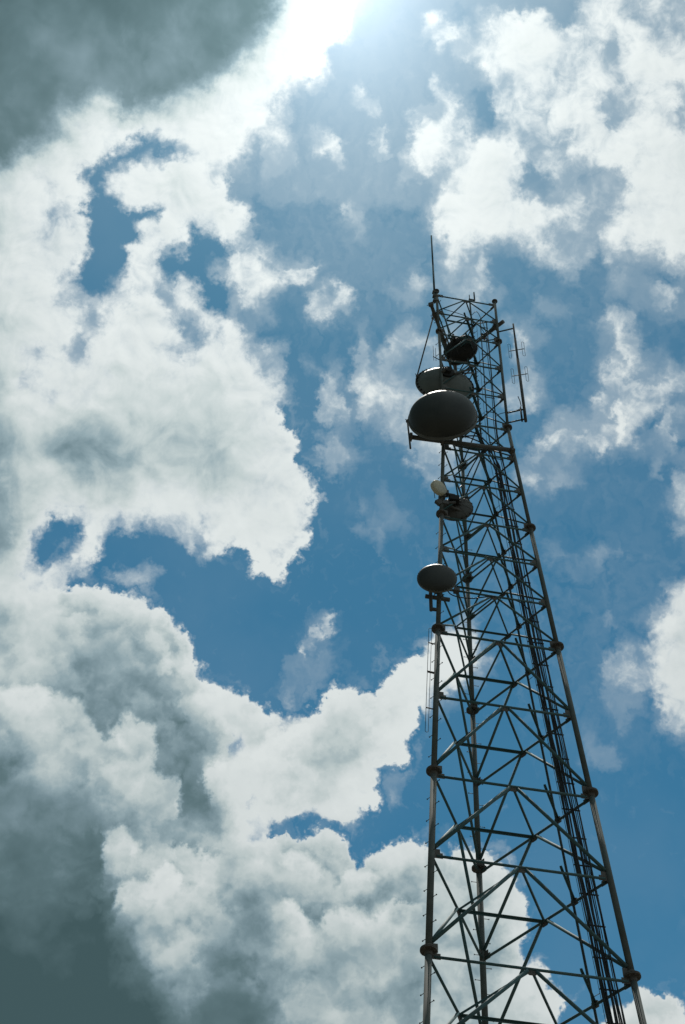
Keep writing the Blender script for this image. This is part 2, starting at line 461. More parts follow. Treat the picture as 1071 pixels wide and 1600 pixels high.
T4, ax4, x4, y4, hub4 = backed_dish(D4, .58, 172, .20, 'round dish with an open back of struts, just below the small pale dish', ribs=10, shroud=.08, bolts=20, mat_=M_PIPE)
b = NB()
for s in (-.32, .30):
    q = hub4+V((0, 0, s*.6)); tube(b, q, leg(0, 43.92+s), .05, seg=10)
    cc = leg(0, 43.92+s); box(b, cc-DLR*.10+NOUT*.03, (DLR+V((0, 0, 1))).normalized(), NOUT, (DLR-V((0, 0, 1))).normalized(), .11, .06, .11)
    box(b, cc+DLR*.12, DLR, NOUT, V((0, 0, 1)), .10, .10, .09)
tube(b, leg(0, 43.8)+DLR*.15, D4+DLR*.45+NOUT*.1+V((0, 0, .35)), .035, seg=10)
tube(b, leg(0, 43.62)+DLR*.1, D4+DLR*.42+NOUT*.12+V((0, 0, -.32)), .04, seg=10)
for a in range(6):
    o = x4*math.cos(a*1.047)+y4*math.sin(a*1.047); tube(b, hub4+ax4*.1, D4+o*.52-ax4*.06, .022, seg=8)
finish('mount_frame', b, M_PIPE, T4, origin=hub4)
b = NB(); box(b, hub4+DLR*-.04+V((0, 0, -.02)), DLR, NOUT, V((0, 0, 1)), .17, .10, .12)
finish('radio_unit', b, M_BOLT, T4, origin=hub4)
# small pale dish
D3 = V((3.33, 33.56, 44.12))
ax3 = axis_dir(34, -4); T3 = thing('small_radome_dish', 'small pale cream dish on the left leg under the largest domed dish', 'dish antenna', D3)
b = NB(); up = V((0, 0, 1)); Rr = .30
lathe(b, D3, ax3, up, [(Rr, 0)]+[(Rr*math.cos(k/8*math.pi/2)**.7 if k < 8 else 0, .06*math.sin(k/8*math.pi/2)) for k in range(1, 9)], 40)
finish('radome', b, M_PALE, T3, origin=D3)
b = NB(); lathe(b, D3, ax3, up, [(Rr, .0), (Rr*1.01, -.02), (Rr, -.13), (Rr*.8, -.17), (Rr*.3, -.22), (0, -.22)], 40); finish('shroud', b, M_PALE, T3, origin=D3)
b = NB(); tube(b, D3-ax3*.2, leg(0, 44.05), .04, seg=10); box(b, leg(0, 43.98)+NOUT*.02, DLR, NOUT, V((0, 0, 1)), .11, .11, .09)
tube(b, D3-ax3*.15-DLR*.12, D3-ax3*.1-DLR*.12-V((0, 0, .55)), .013, seg=6)
finish('bracket', b, M_PIPE, T3, origin=D3)
# dark shrouded dish up in the head of the mast
D6 = V((4.70, 35.22, 54.98))
T6, ax6, x6, y6, hub6 = backed_dish(D6, .66, 150, .22, 'dark drum shaped dish tucked inside the top of the mast', ribs=12, mat_=M_BOLT, shroud=.42, bolts=24, name='drum_dish')
b = NB(); tube(b, hub6, leg(1, 55.1), .06, seg=12); tube(b, hub6+V((0, 0, .3)), leg(1, 55.5), .045, seg=10)
finish('mount_arm', b, M_PIPE, T6, origin=hub6)

# ================================================================ MOUNTING PIPES AND STAYS
def pipe_thing(name, p, q, r, label, clamps=(), seg=14, cat='pipe', group=None):
    T = thing(name, label, cat, p)
    if group: T['group'] = group
    b = NB(); tube(b, p, q, r, seg=seg); finish('pipe', b, M_PIPE, T, origin=p)
    d = (q-p).normalized(); n = d.cross(V((0, 0, 1))).normalized()
    for t in clamps:
        b = NB(); box(b, p+d*t, d, n, d.cross(n), .045, r*1.35, r*1.35); tube(b, p+d*t-n*(r+.1), p+d*t+n*(r+.1), .014, seg=6)
        finish('clamp', b, M_PLATE, T, origin=p+d*t)
    return T
B1a = V((2.34, 33.61, 47.05)); B1b = V((6.20, 34.26, 47.25))
pipe_thing('mounting_pipe', B1a, B1b, .088, 'thick level pipe clamped across the near face under the largest domed dish', (.05, 1.22, 3.8))
pipe_thing('mounting_pipe', V((5.26, 35.68, 56.45)), V((6.37, 34.42, 56.24)), .082, 'thick pipe end jutting out to the right of the mast top', (.55, 1.25))
pipe_thing('mounting_pipe', V((3.35, 33.66, 56.25)), V((4.21, 35.99, 56.25)), .074, 'thick pipe end jutting out past the left leg near the mast top', (.05, .55, 1.9))
pipe_thing('mounting_pipe', V((4.24, 35.35, 55.40)), V((4.98, 35.50, 56.30)), .045, 'slanting pipe lying across the dark drum dish', (.1, .9))
pipe_thing('mounting_pipe', V((4.05, 34.95, 54.05)), V((4.96, 35.12, 54.15)), .05, 'short level pipe just below the dark drum dish', (.1,))
pipe_thing('stay_rod', V((2.28, 33.63, 48.12)), V((2.36, 33.57, 46.30)), .034, 'short upright rod on the left end of the thick level pipe', (.12,), 10, 'rod')
sA = V((3.52, 34.04, 55.30)); sB = D2 + axis_dir(186)*.0 - DLR*1.14 + V((0, 0, .08))
pipe_thing('stay_rod', V((3.45, 33.95, 55.65)), sB, .028, 'thin slanting stay rod from the left leg to the large grey dish rim', (.06, 3.5), 10, 'rod')

# ================================================================ ANTENNAS
t0 = leg(0, 57.55)
W = thing('whip_antenna', 'tall thin whip antenna standing on the top of the left leg', 'antenna', t0)
b = NB(); o = -DLR*.09; tube(b, t0+o+V((0, 0, -.55)), t0+o+V((0, 0, .35)), .045, seg=10); tube(b, t0+o+V((0, 0, .35)), t0+o+V((0, 0, 2.4)), .045, .040, 10)
tube(b, t0+o+V((0, 0, 2.4)), t0+o+V((0, 0, 4.95)), .038, .033, 10)
finish('whip', b, M_WHIP, W, origin=t0)
b = NB()
for h in (-.45, -.1, .22): box(b, t0+o*.6+V((0, 0, h)), DLR, NOUT, V((0, 0, 1)), .12, .075, .04)
finish('clamp', b, M_PLATE, W, origin=t0)
# cap plates at the tops of the legs belong to the mast
for j in range(3):
    b = NB(); c = leg(j, ZL[-1]+.32); lathe(b, c, V((0, 0, 1)), V((1, 0, 0)), [(0, 0), (.12, 0), (.12, .03), (0, .03)], 16, smooth=False); finish('cap_plate', b, M_PLATE, LEGS[j], origin=c)
# lightning finial on the climbing rail
f0 = rail(57.55)+V((0, 0, 2.05))
F = thing('lightning_rod', 'little forked lightning rod on top of the climbing rail', 'rod', f0)
b = NB(); tube(b, f0-V((0, 0, .3)), f0+V((0, 0, .35)), .02, seg=8); finish('rod', b, M_RAIL, F, origin=f0)
b = NB(); box(b, f0+DLR*.10+V((0, 0, -.02)), DLR, NOUT, V((0, 0, 1)), .14, .03, .03); tube(b, f0+DLR*.22, f0+DLR*.22+V((0, 0, .62)), .032, seg=8); finish('bracket', b, M_RAIL, F, origin=f0)

def rounded_loop(c, u, w, hu, hw, n=6):
    pts = []
    for sx, sy, a0 in ((1, 1, 0), (-1, 1, 90), (-1, -1, 180), (1, -1, 270)):
        rr = hu*.95
        for k in range(n):
            a = R(a0+90*k/(n-1)); pts.append(c+u*(sx*(hu-rr)+rr*math.cos(a))+w*(sy*(hw-rr)+rr*math.sin(a)))
    return pts
# dipole mast on the right
m0 = V((6.75, 34.30, 49.15)); m1 = V((6.73, 34.29, 55.85))
DM = thing('dipole_mast', 'slim mast carrying four folded dipoles, held off the right leg on arms', 'antenna', m0)
b = NB(); tube(b, m0, m0.lerp(m1, .62), .058, seg=12); tube(b, m0.lerp(m1, .62), m0.lerp(m1, .84), .047, seg=12); tube(b, m0.lerp(m1, .84), m1, .036, seg=12)
finish('mast', b, M_PIPE, DM, origin=m0)
armd = (V((6.75, 34.30, 0))-V((6.09, 34.504, 0))).normalized()
for zz in (49.30, 49.92, 55.55):
    b = NB(); tube(b, leg(2, zz), V((6.74, 34.30, zz)), .03, seg=10); finish('standoff_arm', b, M_RAIL, DM, origin=leg(2, zz))
b = NB(); tube(b, V((6.62, 34.335, 49.2)), V((6.62, 34.335, 50.05)), .035, seg=10); path(b, [V((6.58, 34.34, 50.8)), V((6.63, 34.33, 50.5)), V((6.65, 34.33, 50.2)), V((6.60, 34.34, 49.98)), V((6.4, 34.4, 49.93)), V((6.1, 34.5, 49.95))], .018)
finish('feed_line', b, M_CABLE, DM, origin=m0)
dipd = (DLR*.92+NOUT*.38).normalized()
for zz in (53.95, 51.75+.45):
    c = m0.lerp(m1, (zz-m0.z)/(m1.z-m0.z))
    b = NB(); tube(b, c-dipd*.30, c+dipd*.30, .017, seg=8); finish('cross_arm', b, M_RAIL, DM, origin=c)
    for s in (-1, 1):
        q = c+dipd*(s*.27); b = NB(); path(b, rounded_loop(q, NOUT.cross(V((0, 0, 1))).normalized()*1.0, V((0, 0, 1)), .05, .50), .008, seg=6, closed=True)
        finish('folded_dipole', b, M_RAIL, DM, origin=q)
# long folded dipole beside the left leg
zc = (37.0+32.5)/2; lc = leg(0, zc)-DLR*.21
LA = thing('loop_antenna', 'long narrow wire loop antenna held beside the left leg at mid height', 'antenna', lc)
lean = (leg(0, 38)-leg(0, 32)).normalized()
b = NB(); path(b, rounded_loop(lc-DLR*.035, DLR, lean, .045, 2.27), .0085, seg=6, closed=True); finish('loop', b, M_RAIL, LA, origin=lc)
for zz, r in ((36.3, .02), (35.0, .034), (33.45, .02)):
    b = NB(); p = leg(0, zz); tube(b, p, p-DLR*.29+V((0, 0, .04)), r, seg=8); finish('standoff', b, M_PIPE, LA, origin=p)
# little dipole by the ribbed dish
q = V((3.40, 34.04, 52.95))
SD = thing('small_dipole', 'tiny fork shaped dipole beside the left leg above the large grey dish', 'antenna', q)
b = NB(); tube(b, q-DLR*.02, leg(0, 52.75), .018, seg=8); finish('boom', b, M_RAIL, SD, origin=q)
for s, l in ((0, .75), (.09, .62)):
    b = NB(); tube(b, q+DLR*s-V((0, 0, .28)), q+DLR*s+V((0, 0, l)), .010, seg=6); finish('element', b, M_RAIL, SD, origin=q)
# sky settings
WARP1_SCALE, WARP1 = 60., .026
WARP2_SCALE, WARP2 = 260., .008
AMP1, AMP2 = 6.5, 3.2
A_LO, A_HI = .8, 4.9
RELIEF, RELIEFB = 2.5, 2.6
AMPB = 5.0
HAZE_VEIL = .035
STOPS = [(0, (.86, .92, .91)), (4.3, (.86, .915, .905)), (5.1, (.79, .85, .845)), (6.1, (.60, .69, .69)), (7.0, (.34, .455, .495)), (7.6, (.225, .325, .365)), (8.2, (.135, .215, .235)), (9.1, (.068, .122, .13))]
BLUR = 1.1
FW1, FW2, FW0 = .6, .47, .73
SKY_AIR, SKY_DUST, SKY_OZ = 1.0, .15, 3.0
SKY_TINT = (.42, 1.03, 1.0)
SKY_STR = .07
GL1, GL2 = .45, .80
CLOUD_OPAC = .98
SUN_E = 3.0
BILLOW = 1.0
HAZES = [(620, 130, 150, 150, .15), (560, 400, 230, 130, .75), (960, 470, 160, 130, .45), (900, 860, 190, 230, .45), (640, 760, 120, 150, .25), (960, 1120, 120, 110, .35)]
# edges traced from the photograph: (points..., cloud lies to the right of the walk)
EDGES = [
 # the tall cumulus at the left, its top and right flank, then the bank left of the mast
 [(110,917),(127,912),(143,913),(160,910),(173,915),(187,920),(200,928),(217,937),(230,943),(243,950),(257,960),(270,970),(280,980),(293,988),(300,1000),(302,1017),(293,1027),(307,1025),(315,1033),(320,1047),(330,1063),(340,1070),(353,1067),(364,1077),(370,1090),(380,1080),(389,1083),(392,1097),(400,1103),(410,1097),(420,1098),(424,1107),(437,1117),(447,1127)],
 [(467,1123),(474,1115),(490,1110),(504,1103),(514,1090),(517,1075),(527,1070),(537,1067),(549,1070),(564,1080),(587,1083),(597,1073),(597,1057),(605,1047),(617,1030),(634,1027),(647,1020),(660,1023),(672,1027)],
 [(652,1110),(650,1140),(637,1157),(640,1190),(624,1200),(597,1207),(587,1227),(592,1253),(584,1262),(557,1267)],
 # low cumulus behind the foot of the mast
 [(430,1313),(440,1310),(457,1310),(470,1308),(484,1303),(490,1298),(500,1290),(510,1290),(519,1297),(524,1305),(534,1310),(542,1313),(544,1327),(550,1340),(557,1353),(562,1343),(570,1335),(580,1330),(597,1327),(607,1320),(617,1317),(630,1313),(644,1312),(657,1313),(672,1317),(685,1323),(701,1335),(709,1326),(721,1322),(742,1332),(760,1337),(774,1340),(780,1350),(795,1364),(803,1382),(810,1392),(821,1395),(819,1404),(815,1411),(822,1420),(828,1435),(834,1447),(831,1459),(816,1471),(812,1483),(815,1501)],
 [(837,1510),(849,1522),(870,1540),(897,1559),(879,1579),(867,1610)],
 [(927,1600),(943,1590),(954,1577),(970,1571),(978,1563),(997,1552),(1005,1544),(1014,1541),(1024,1550),(1033,1558),(1043,1552),(1052,1558),(1060,1569),(1065,1582),(1080,1592)],
 # right flank of the big middle cloud
 [(440,636),(444,660),(457,670),(470,672),(474,687),(467,700),(464,717),(470,730),(487,743),(497,763),(494,783),(490,807),(474,817),(485,830),(487,847),(480,863),(460,870),(450,890),(437,907),(417,907),(394,907),(389,893),(394,877),(377,860),(357,853)],
 # sunlit edge of the dark cloud
 [(540,30),(535,55),(520,62),(513,85),(500,100),(495,125),(480,130),(465,115),(450,130),(435,150),(425,175),(412,195),(398,208),(385,222),(372,235),(366,255)],
]
GAPS = [
 [(200,230),(207,218),(222,205),(230,207),(238,215),(248,217),(253,224),(267,228),(278,233),(287,245),(283,251),(247,240),(230,235),(220,238),(213,247),(197,253),(182,253),(172,258),(168,267),(170,277),(165,283),(162,290),(163,300),(173,312),(187,322),(213,323),(247,327),(248,337),(240,345),(230,352),(217,350),(208,353),(213,360),(222,367),(218,375),(207,382),(197,385),(197,397),(203,403),(190,417),(193,430),(180,435),(182,450),(160,452),(133,450),(115,443),(103,445),(115,435),(123,423),(123,407),(130,398),(143,397),(145,380),(140,360),(143,347),(133,340),(123,340),(118,327),(127,320),(143,320),(142,307),(135,297),(128,287),(133,277),(148,263),(152,248),(163,242),(172,235),(180,238),(190,238)],
 [(297,347),(317,357),(320,368),(340,373),(356,378),(356,400),(340,410),(328,405),(320,415),(333,430),(356,440),(356,470),(345,500),(330,470),(313,453),(303,440),(290,425),(278,430),(272,445),(258,440),(255,430),(252,413),(250,397),(257,388),(263,395),(278,398),(290,383),(295,360)],
 [(75,812),(90,800),(110,812),(127,830),(118,850),(105,862),(95,875),(78,885),(55,885),(50,868),(58,845),(72,832)],
 [(168,845),(185,820),(210,828),(245,838),(280,850),(300,860),(318,872),(345,868),(375,880),(400,915),(390,1000),(365,1050),(335,1052),(322,1035),(312,1015),(307,985),(290,970),(262,948),(240,930),(222,920),(250,905),(230,880),(205,885),(165,900),(150,905),(135,895),(150,870)],
]
WISPS = [
 ([(360,405),(374,425),(380,452)], 11, 4.2), ([(362,395),(395,408),(420,432),(450,425),(490,424)], 8, 4.0),
 ([(548,448),(525,462),(505,485),(512,496)], 8, 3.8), ([(487,472),(500,488)], 6, 3.2), ([(508,585),(515,600),(520,625),(535,637)], 8, 3.4),
 ([(955,497),(965,520),(975,550),(985,580)], 7, 4.2), ([(958,582),(985,600),(1000,605),(1030,615),(1052,592)], 9, 3.8), ([(930,625),(975,640),(1000,625)], 9, 3.4),
 ([(973,635),(968,690)], 10, 4.8), ([(855,690),(880,680),(920,685),(945,700)], 12, 3.4), ([(672,30),(680,60),(690,66)], 6, 3.6),
 ([(728,450),(745,440),(752,420),(755,400)], 4, 3.0), ([(490,990),(500,983),(522,965)], 5, 3.0), ([(478,1003),(473,1018)], 5, 2.8),
 ([(595,213),(602,220)], 6, 4.0), ([(498,205),(510,225),(535,222)], 4, 2.6), ([(550,145),(565,162),(590,160)], 6, 2.6), ([(500,705),(520,698),(535,715)], 6, 2.6), ([(1010,645),(1062,600)], 8, 3.2),
]
# edges of nearer billows standing in front of shaded cloud: bright on the right of the walk
BILLOWS = [
 [(0,1075),(40,1066),(70,1072),(95,1085),(125,1100),(145,1125),(165,1150),(182,1160),(190,1110),(198,1112),(210,1128),(236,1128),(240,1150),(243,1195),(262,1205),(276,1210),(285,1240),(282,1275)],
 [(444,1340),(460,1335),(480,1338),(497,1347),(504,1362)], [(524,1377),(537,1363),(554,1357),(570,1358),(590,1368)],
 [(434,1413),(454,1403),(467,1410),(480,1433),(490,1453)], [(497,1447),(517,1423),(544,1417),(564,1427),(577,1435)], [(584,1433),(604,1413),(624,1403),(644,1407),(664,1410)],
 [(160,1363),(163,1313),(180,1290),(200,1300),(213,1317),(210,1335)], [(173,1420),(187,1393),(207,1370),(230,1367),(253,1353),(270,1360),(287,1383)], [(270,1337),(283,1320),(300,1323),(322,1338),(340,1345)],
 [(100,965),(125,958),(150,972)], [(240,985),(262,1000),(272,1030),(268,1060)], [(330,1260),(318,1230),(325,1195),(345,1180),(360,1188)], [(395,1175),(420,1150),(450,1140),(480,1128)],
]
# heavy bases: outline, depth at the top, depth at the bottom, top row, bottom row, softness of the edge
BASES = [
 ([(-200,-200),(455,-200),(440,0),(432,38),(412,68),(390,84),(370,108),(345,128),(320,138),(290,150),(250,158),(222,165),(205,188),(192,196),(180,176),(166,160),(150,158),(132,168),(118,180),(100,178),(86,168),(92,196),(104,214),(70,232),(40,246),(0,258),(-200,280)], 8.15, 7.9, 0, 260, 34),
 ([(-200,1190),(0,1195),(60,1222),(110,1232),(150,1262),(160,1300),(152,1350),(158,1410),(176,1450),(196,1490),(238,1520),(252,1560),(262,1800),(-200,1800)], 7.0, 8.75, 1200, 1560, 100),
]
# ================================================================ SKY: Nishita air with a layer of cumulus in it
SUN = V((-0.00682, 0.34807, 0.93744)).normalized()
SUN_EL = math.asin(SUN.z); SUN_AZ = math.atan2(SUN.x, SUN.y)
ROWS = """999999888888888888877777655555431111111111111111111344323322
999998888888888888878777655555411111133101245554212344432332
999988888888888888888777555555411111133431355555545444443232
999988888888888888888875555551111111113122355555554432454334
999988888888888888878755555541111111111123455555544433455554
999888888888888888767655554431111111111111355555534444455555
999888888888888887656555532311111111113111134555544444345543
999888886688888776555655321111131111113310034544445432344442
999887765578766666555554311111113111133410034433555542344442
999886555557555556655553311111111111345431012443455552345543
988877655555224456655434421221111311455441234333435555555554
887766655441111135554312321133111411455444555333324555555555
766655552111233345443112221112111113554445555413333345545555
655455521245556665332112211111111112442355555411322122355555
555545521355555654451111111111111111112345554311122222255555
555555541235555555551101111111111111113555555421233232355555
655533451014435555555300000000210000014555555554444322455555
655544441002445543455410000000120000015555555554333223555555
655455540001455530244200000000010000003544433444222224455555
555555540014544410011332000000000000001442111124322313233354
555555410114442200114453112000000000001321200001333101111222
555554200214441430234444434300000000101212300000011001211001
555553211123442442001443200012300011211123110000000001111231
655553223334553243202431000233200001100111010001100000011131
655555442455555322311111000341000000000110000001110003300111
655555533555554312343110000010010001100110001110000023410000
555555424555554421355310000000010032330210000311000012430000
554345335555554334555423100000030232122110000210000011441100
654455445565555555655533200101022321111000000110000013332121
654455555566655556665554200032044432111000000131000014422242
665455555666666666665555310031145543211000002231000113443432
665545556666666666656555420033134443321000003231000133344321
655556666666666666556555410032132233200000000000122133542132
766667777666666766766655443001101134300010000002333334541041
766677777766666767776665552023100001333321000002343333431220
766677777666666666776655541133210000034311000022121111111111
766566777776566666776655552231100000321301000111211000000201
766555666766655556666555555200000000033100000231221000000003
766655556666555555656555555400000100000000000011000000000013
766654556555555555555555555200010110000000000000000000000013
776532245433344445555555554100001121000000000000000000000001
876410145310011333555555555100011211000000000000000000000002
875201244210000231343445543100000100000000000000100000000000
764312453011100001211244431000000000000000000000211121000000
653333331122121000000134310000000000000000000000011110000000
554433343223310000000011100000000000000000000000000000000012
655556555554310000000000000000000000000000000000000000000034
655556555555541000000000000000000000000000000000000000000245
766555677766655200000000000121000000000022000000000001001355
765567777777666540000000001320000000003343000000000000000355
666556777777766550000000003221000000234443100000000000113335
666656777777776553000000023331000134444444200000000002311455
656667777777776655200000023331100344444432100000000002332455
655677777777777655542000122233431245543311000000000001122455
665556777777777765555301121235554355432100000000000001110245
666656576776777776555543222345555554431100000000000001110144
656666667775667777565554334555555554310000000000000000100133
766666666675567777664555555555665554200000000000000100000001
777666666665667777752455555666665444200000000000000111000000
777766666666667777653555666666655332100000000000000111000000
777776667666666677555566666666554332000000000000000000000000
888777777666666677655445666666543211000000000000000000000000
888887777766666677655235556555542220000000000000000000000000
888888887776666777765345544355421000000000000000000000000000
788888888756667777755433210131200000000000000000000000000000
788888888655666777755434544554200002330100000000000000000000
888888888655656675665555566555403455552445440000000000000000
888888888655565555566656555665535555665555554000000000000000
888888888656555555566666555565555666666565555200000000000000
888899988765555555566666566556565665666666555500000000000000
889999998865666666567667556655666556666666666500000000000000
899999999866676666677777555665556556666666666530000000000000
999999999887676666777777655665666666666666666530000000000000
999999999887666666777777665566665666666666776400000000000000
999999999876666667777777666677776667666666777200000000000000
999999999888766667887776666677766667766667776443000000000000
999999999988886666887777766666666767766667765555200000000000
999999999988887667888777766666666677766666765555421000134230
999999999999887678888887766666666677766666765555400001455551
999999999999998888888888766666676677766666776655200034555553""".split()
F_CHART = 2450.0
EL0 = R(50.709)
ZC = V((0, math.cos(EL0), math.sin(EL0))); YC = V((0, -math.sin(EL0), math.cos(EL0)))
ROLL = R(-1.51237)
# cloud thickness surveyed on a grid of the visible sky, sharpened along traced cloud edges, then resampled onto a
# sky chart (tangent plane at azimuth 0, elevation 50.7)
G = np.array([[float(c) for c in r] for r in ROWS])
NR, NC = G.shape
PADC, PADR = 10, 10
GP = np.pad(G, ((PADR, PADR), (PADC, PADC)), mode='edge')
_y, _x = np.mgrid[0:GP.shape[0], 0:GP.shape[1]]
_px = (_x-PADC+.5)*17.85; _py = (_y-PADR+.5)*20.0
for hx, hy, wx, wy, am in HAZES:                  # thin high haze in the clear parts
    GP = GP + am*np.exp(-((_px-hx)/wx)**2-((_py-hy)/wy)**2)*np.clip(1-GP/3.2, 0, 1)
dist = np.maximum.reduce([PADR-_y, _y-(PADR+NR-1), PADC-_x, _x-(PADC+NC-1), np.zeros_like(_x)])
wgt = np.clip(dist/PADC, 0, 1)**1.5
GP = GP*(1-wgt)+8.6*wgt                           # unseen heavy cloud added round the surveyed part to dim the ambient light
def blur(A, sig):
    n_ = int(3*sig)+2
    k_ = np.exp(-.5*(np.arange(-n_, n_+1)/sig)**2); k_ /= k_.sum()
    for ax_ in (0, 1):
        A = np.apply_along_axis(lambda v: np.convolve(np.pad(v, n_, mode='edge'), k_, 'valid'), ax_, A)
    return A
U0, U1, V0, V1 = -.262, .262, -.37, .37
NU, NV = 172, 243
uu = np.linspace(U0, U1, NU); vv = np.linspace(V0, V1, NV)       # row 0 = lowest
UU, VV = np.meshgrid(uu, vv)
c, s = math.cos(ROLL), math.sin(ROLL)
PX = 535.5+F_CHART*(c*UU-s*VV); PY = 800-F_CHART*(s*UU+c*VV)
gx = np.clip(PX/17.85-.5+PADC, 0, GP.shape[1]-1.001); gy = np.clip(PY/20.0-.5+PADR, 0, GP.shape[0]-1.001)
ix, iy = gx.astype(int), gy.astype(int); fx, fy = gx-ix, gy-iy
fx, fy = fx*fx*(3-2*fx)*.5+fx*.5, fy*fy*(3-2*fy)*.5+fy*.5
def resample(A):
    return (A[iy, ix]*(1-fx)*(1-fy)+A[iy, ix+1]*fx*(1-fy)+A[iy+1, ix]*(1-fx)*fy+A[iy+1, ix+1]*fx*fy)
def walk(pts, closed=False):
    """distance to a polyline and the side of it (positive = right of the walk, y down)"""
    P = np.array(pts, float)
    if closed: P = np.vstack([P, P[:1]])
    best = np.full(PX.shape, 1e9); sgn = np.zeros(PX.shape); end = np.zeros(PX.shape, bool); n_ = len(P)-1
    for k in range(n_):
        a, b = P[k], P[k+1]; d = b-a; L2 = d@d
        t = ((PX-a[0])*d[0]+(PY-a[1])*d[1])/L2; tc_ = np.clip(t, 0, 1)
        q = np.hypot(PX-a[0]-tc_*d[0], PY-a[1]-tc_*d[1])
        cr_ = d[0]*(PY-a[1])-d[1]*(PX-a[0]); perp = np.abs(cr_)/math.sqrt(L2)
        score = q-perp*1e-3                        # on a shared corner trust the segment seen most squarely
        up_ = score < best
        best = np.where(up_, score, best); sgn = np.where(up_, np.sign(cr_), sgn)
        if not closed:
            e_ = ((k == 0) & (t < 0)) | ((k == n_-1) & (t > 1)); end = np.where(up_, e_, end)
    return np.maximum(best, 0), sgn, end
def inside(pts):
    P = np.array(pts, float); r = np.zeros(PX.shape, bool); j_ = len(P)-1
    for k in range(len(P)):
        a, b = P[k], P[j_]
        with np.errstate(divide='ignore', invalid='ignore'):
            r ^= ((a[1] > PY) != (b[1] > PY)) & (PX < (b[0]-a[0])*(PY-a[1])/(b[1]-a[1])+a[0])
        j_ = k
    return r
COV = resample(GP)
for hx, hy, wx, wy, am in ((960, 620, 130, 140, .3), (600, 600, 70, 90, .22), (860, 120, 120, 140, .08), (490, 1030, 70, 60, .62), (890, 860, 60, 60, .5), (640, 790, 70, 70, .5), (520, 700, 60, 50, .25)):
    COV = COV*(1-am*np.exp(-((PX-hx)/wx)**4-((PY-hy)/wy)**4))
CORE = resample(blur(np.clip(GP, 3.8, 9), BLUR))
for pts in WISPS:
    d_, _, _ = walk(pts[0]); COV = np.maximum(COV, pts[2]*np.exp(-(d_/pts[1])**2))
for gi, pts in enumerate(GAPS):
    d_, _, _ = walk(pts, True); sd = np.where(inside(pts), d_, -d_)
    w_ = np.clip((sd+4)/14, 0, 1); COV = COV*(1-w_*.97)
    if gi < 3: COV = np.where(sd < 0, np.maximum(COV, 4.2*np.clip((-sd-1)/18, 0, 1)*np.exp(-(sd/20)**2)), COV)
for ei, pts in enumerate(EDGES):
    d_, sg, en = walk(pts); sd = d_*np.where(en, 0, sg); near = np.where(en, 0, 1.0)
    COV = np.where(sd > 0, np.maximum(COV, near*4.9*np.clip((sd+2)/9, 0, 1)*np.exp(-(sd/30)**4)), COV)
    if ei < 7: COV = np.where(sd < 0, COV*(1-near*.9*np.exp(-((d_-3)/16)**2)), COV)
    CORE = np.where(sd > 0, np.minimum(CORE, 4.3+d_/16+(1-near)*9), CORE)
for pts in BILLOWS:
    d_, sg, en = walk(pts); near = np.where(en, np.exp(-(d_/6)**2)*.5, 1.0)
    CORE = CORE + near*np.where(sg > 0, -BILLOW*np.exp(-d_/22)*np.clip(d_/4, .3, 1), BILLOW*.9*np.exp(-d_/26))
for pts, va, vb, ya, yb, wd in BASES:
    d_, _, _ = walk(pts, True); sd = np.where(inside(pts), d_, -d_)
    w_ = np.clip((sd+wd*.35)/(wd*1.35), 0, 1); w_ = w_*w_*(3-2*w_)
    val = va+(vb-va)*np.clip((PY-ya)/(yb-ya), 0, 1)+.5*np.clip((90-PX)/180, 0, 1)
    CORE = CORE*(1-w_)+val*w_
CORE = np.clip(CORE, 3.6, 9.2)
UmA, SmA, VmA = np.linalg.svd(COV, full_matrices=False)
UmB, SmB, VmB = np.linalg.svd(CORE, full_matrices=False)
RANK, RANKB = 60, 34

world = bpy.data.worlds.new('World'); scene.world = world; world.use_nodes = True
T = world.node_tree; T.nodes.clear()
def N(t, **kw):
    n = T.nodes.new(t)
    for k, v in kw.items(): setattr(n, k, v)
    return n
def link(a, b): T.links.new(a, b)
def put(sock, v):
    if hasattr(v, 'is_linked') or hasattr(v, 'links'): link(v, sock)
    else: sock.default_value = v
def math_(op, a, b=None, c=None, clamp=False):
    n = N('ShaderNodeMath', operation=op); n.use_clamp = clamp
    put(n.inputs[0], a)
    if b is not None: put(n.inputs[1], b)
    if c is not None: put(n.inputs[2], c)
    return n.outputs[0]
def vmath(op, a, b=None, scale=None):
    n = N('ShaderNodeVectorMath', operation=op)
    put(n.inputs[0], a)
    if b is not None: put(n.inputs[1], b)
    if scale is not None: put(n.inputs['Scale'], scale)
    return n.outputs['Value'] if op in ('DOT_PRODUCT', 'LENGTH') else n.outputs['Vector']
def mrange(v, a, b, c=0., d=1., smooth=False):
    n = N('ShaderNodeMapRange'); n.interpolation_type = 'SMOOTHSTEP' if smooth else 'LINEAR'
    put(n.inputs['Value'], v); put(n.inputs['From Min'], a); put(n.inputs['From Max'], b); put(n.inputs['To Min'], c); put(n.inputs['To Max'], d)
    return n.outputs['Result']
def noise(vec, scale, detail, rough=.55, lac=2.0, dist=0.):
    n = N('ShaderNodeTexNoise'); n.inputs['Scale'].default_value = scale; n.inputs['Detail'].default_value = detail
    n.inputs['Roughness'].default_value = rough; n.inputs['Lacunarity'].default_value = lac; n.inputs['Distortion'].default_value = dist
    link(vec, n.inputs['Vector']); return n
tc = N('ShaderNodeTexCoord'); D = vmath('NORMALIZE', tc.outputs['Generated'])
zc = math_('MAXIMUM', vmath('DOT_PRODUCT', D, tuple(ZC)), .05)
u = math_('DIVIDE', vmath('DOT_PRODUCT', D, (1., 0., 0.)), zc)
v = math_('DIVIDE', vmath('DOT_PRODUCT', D, tuple(YC)), zc)
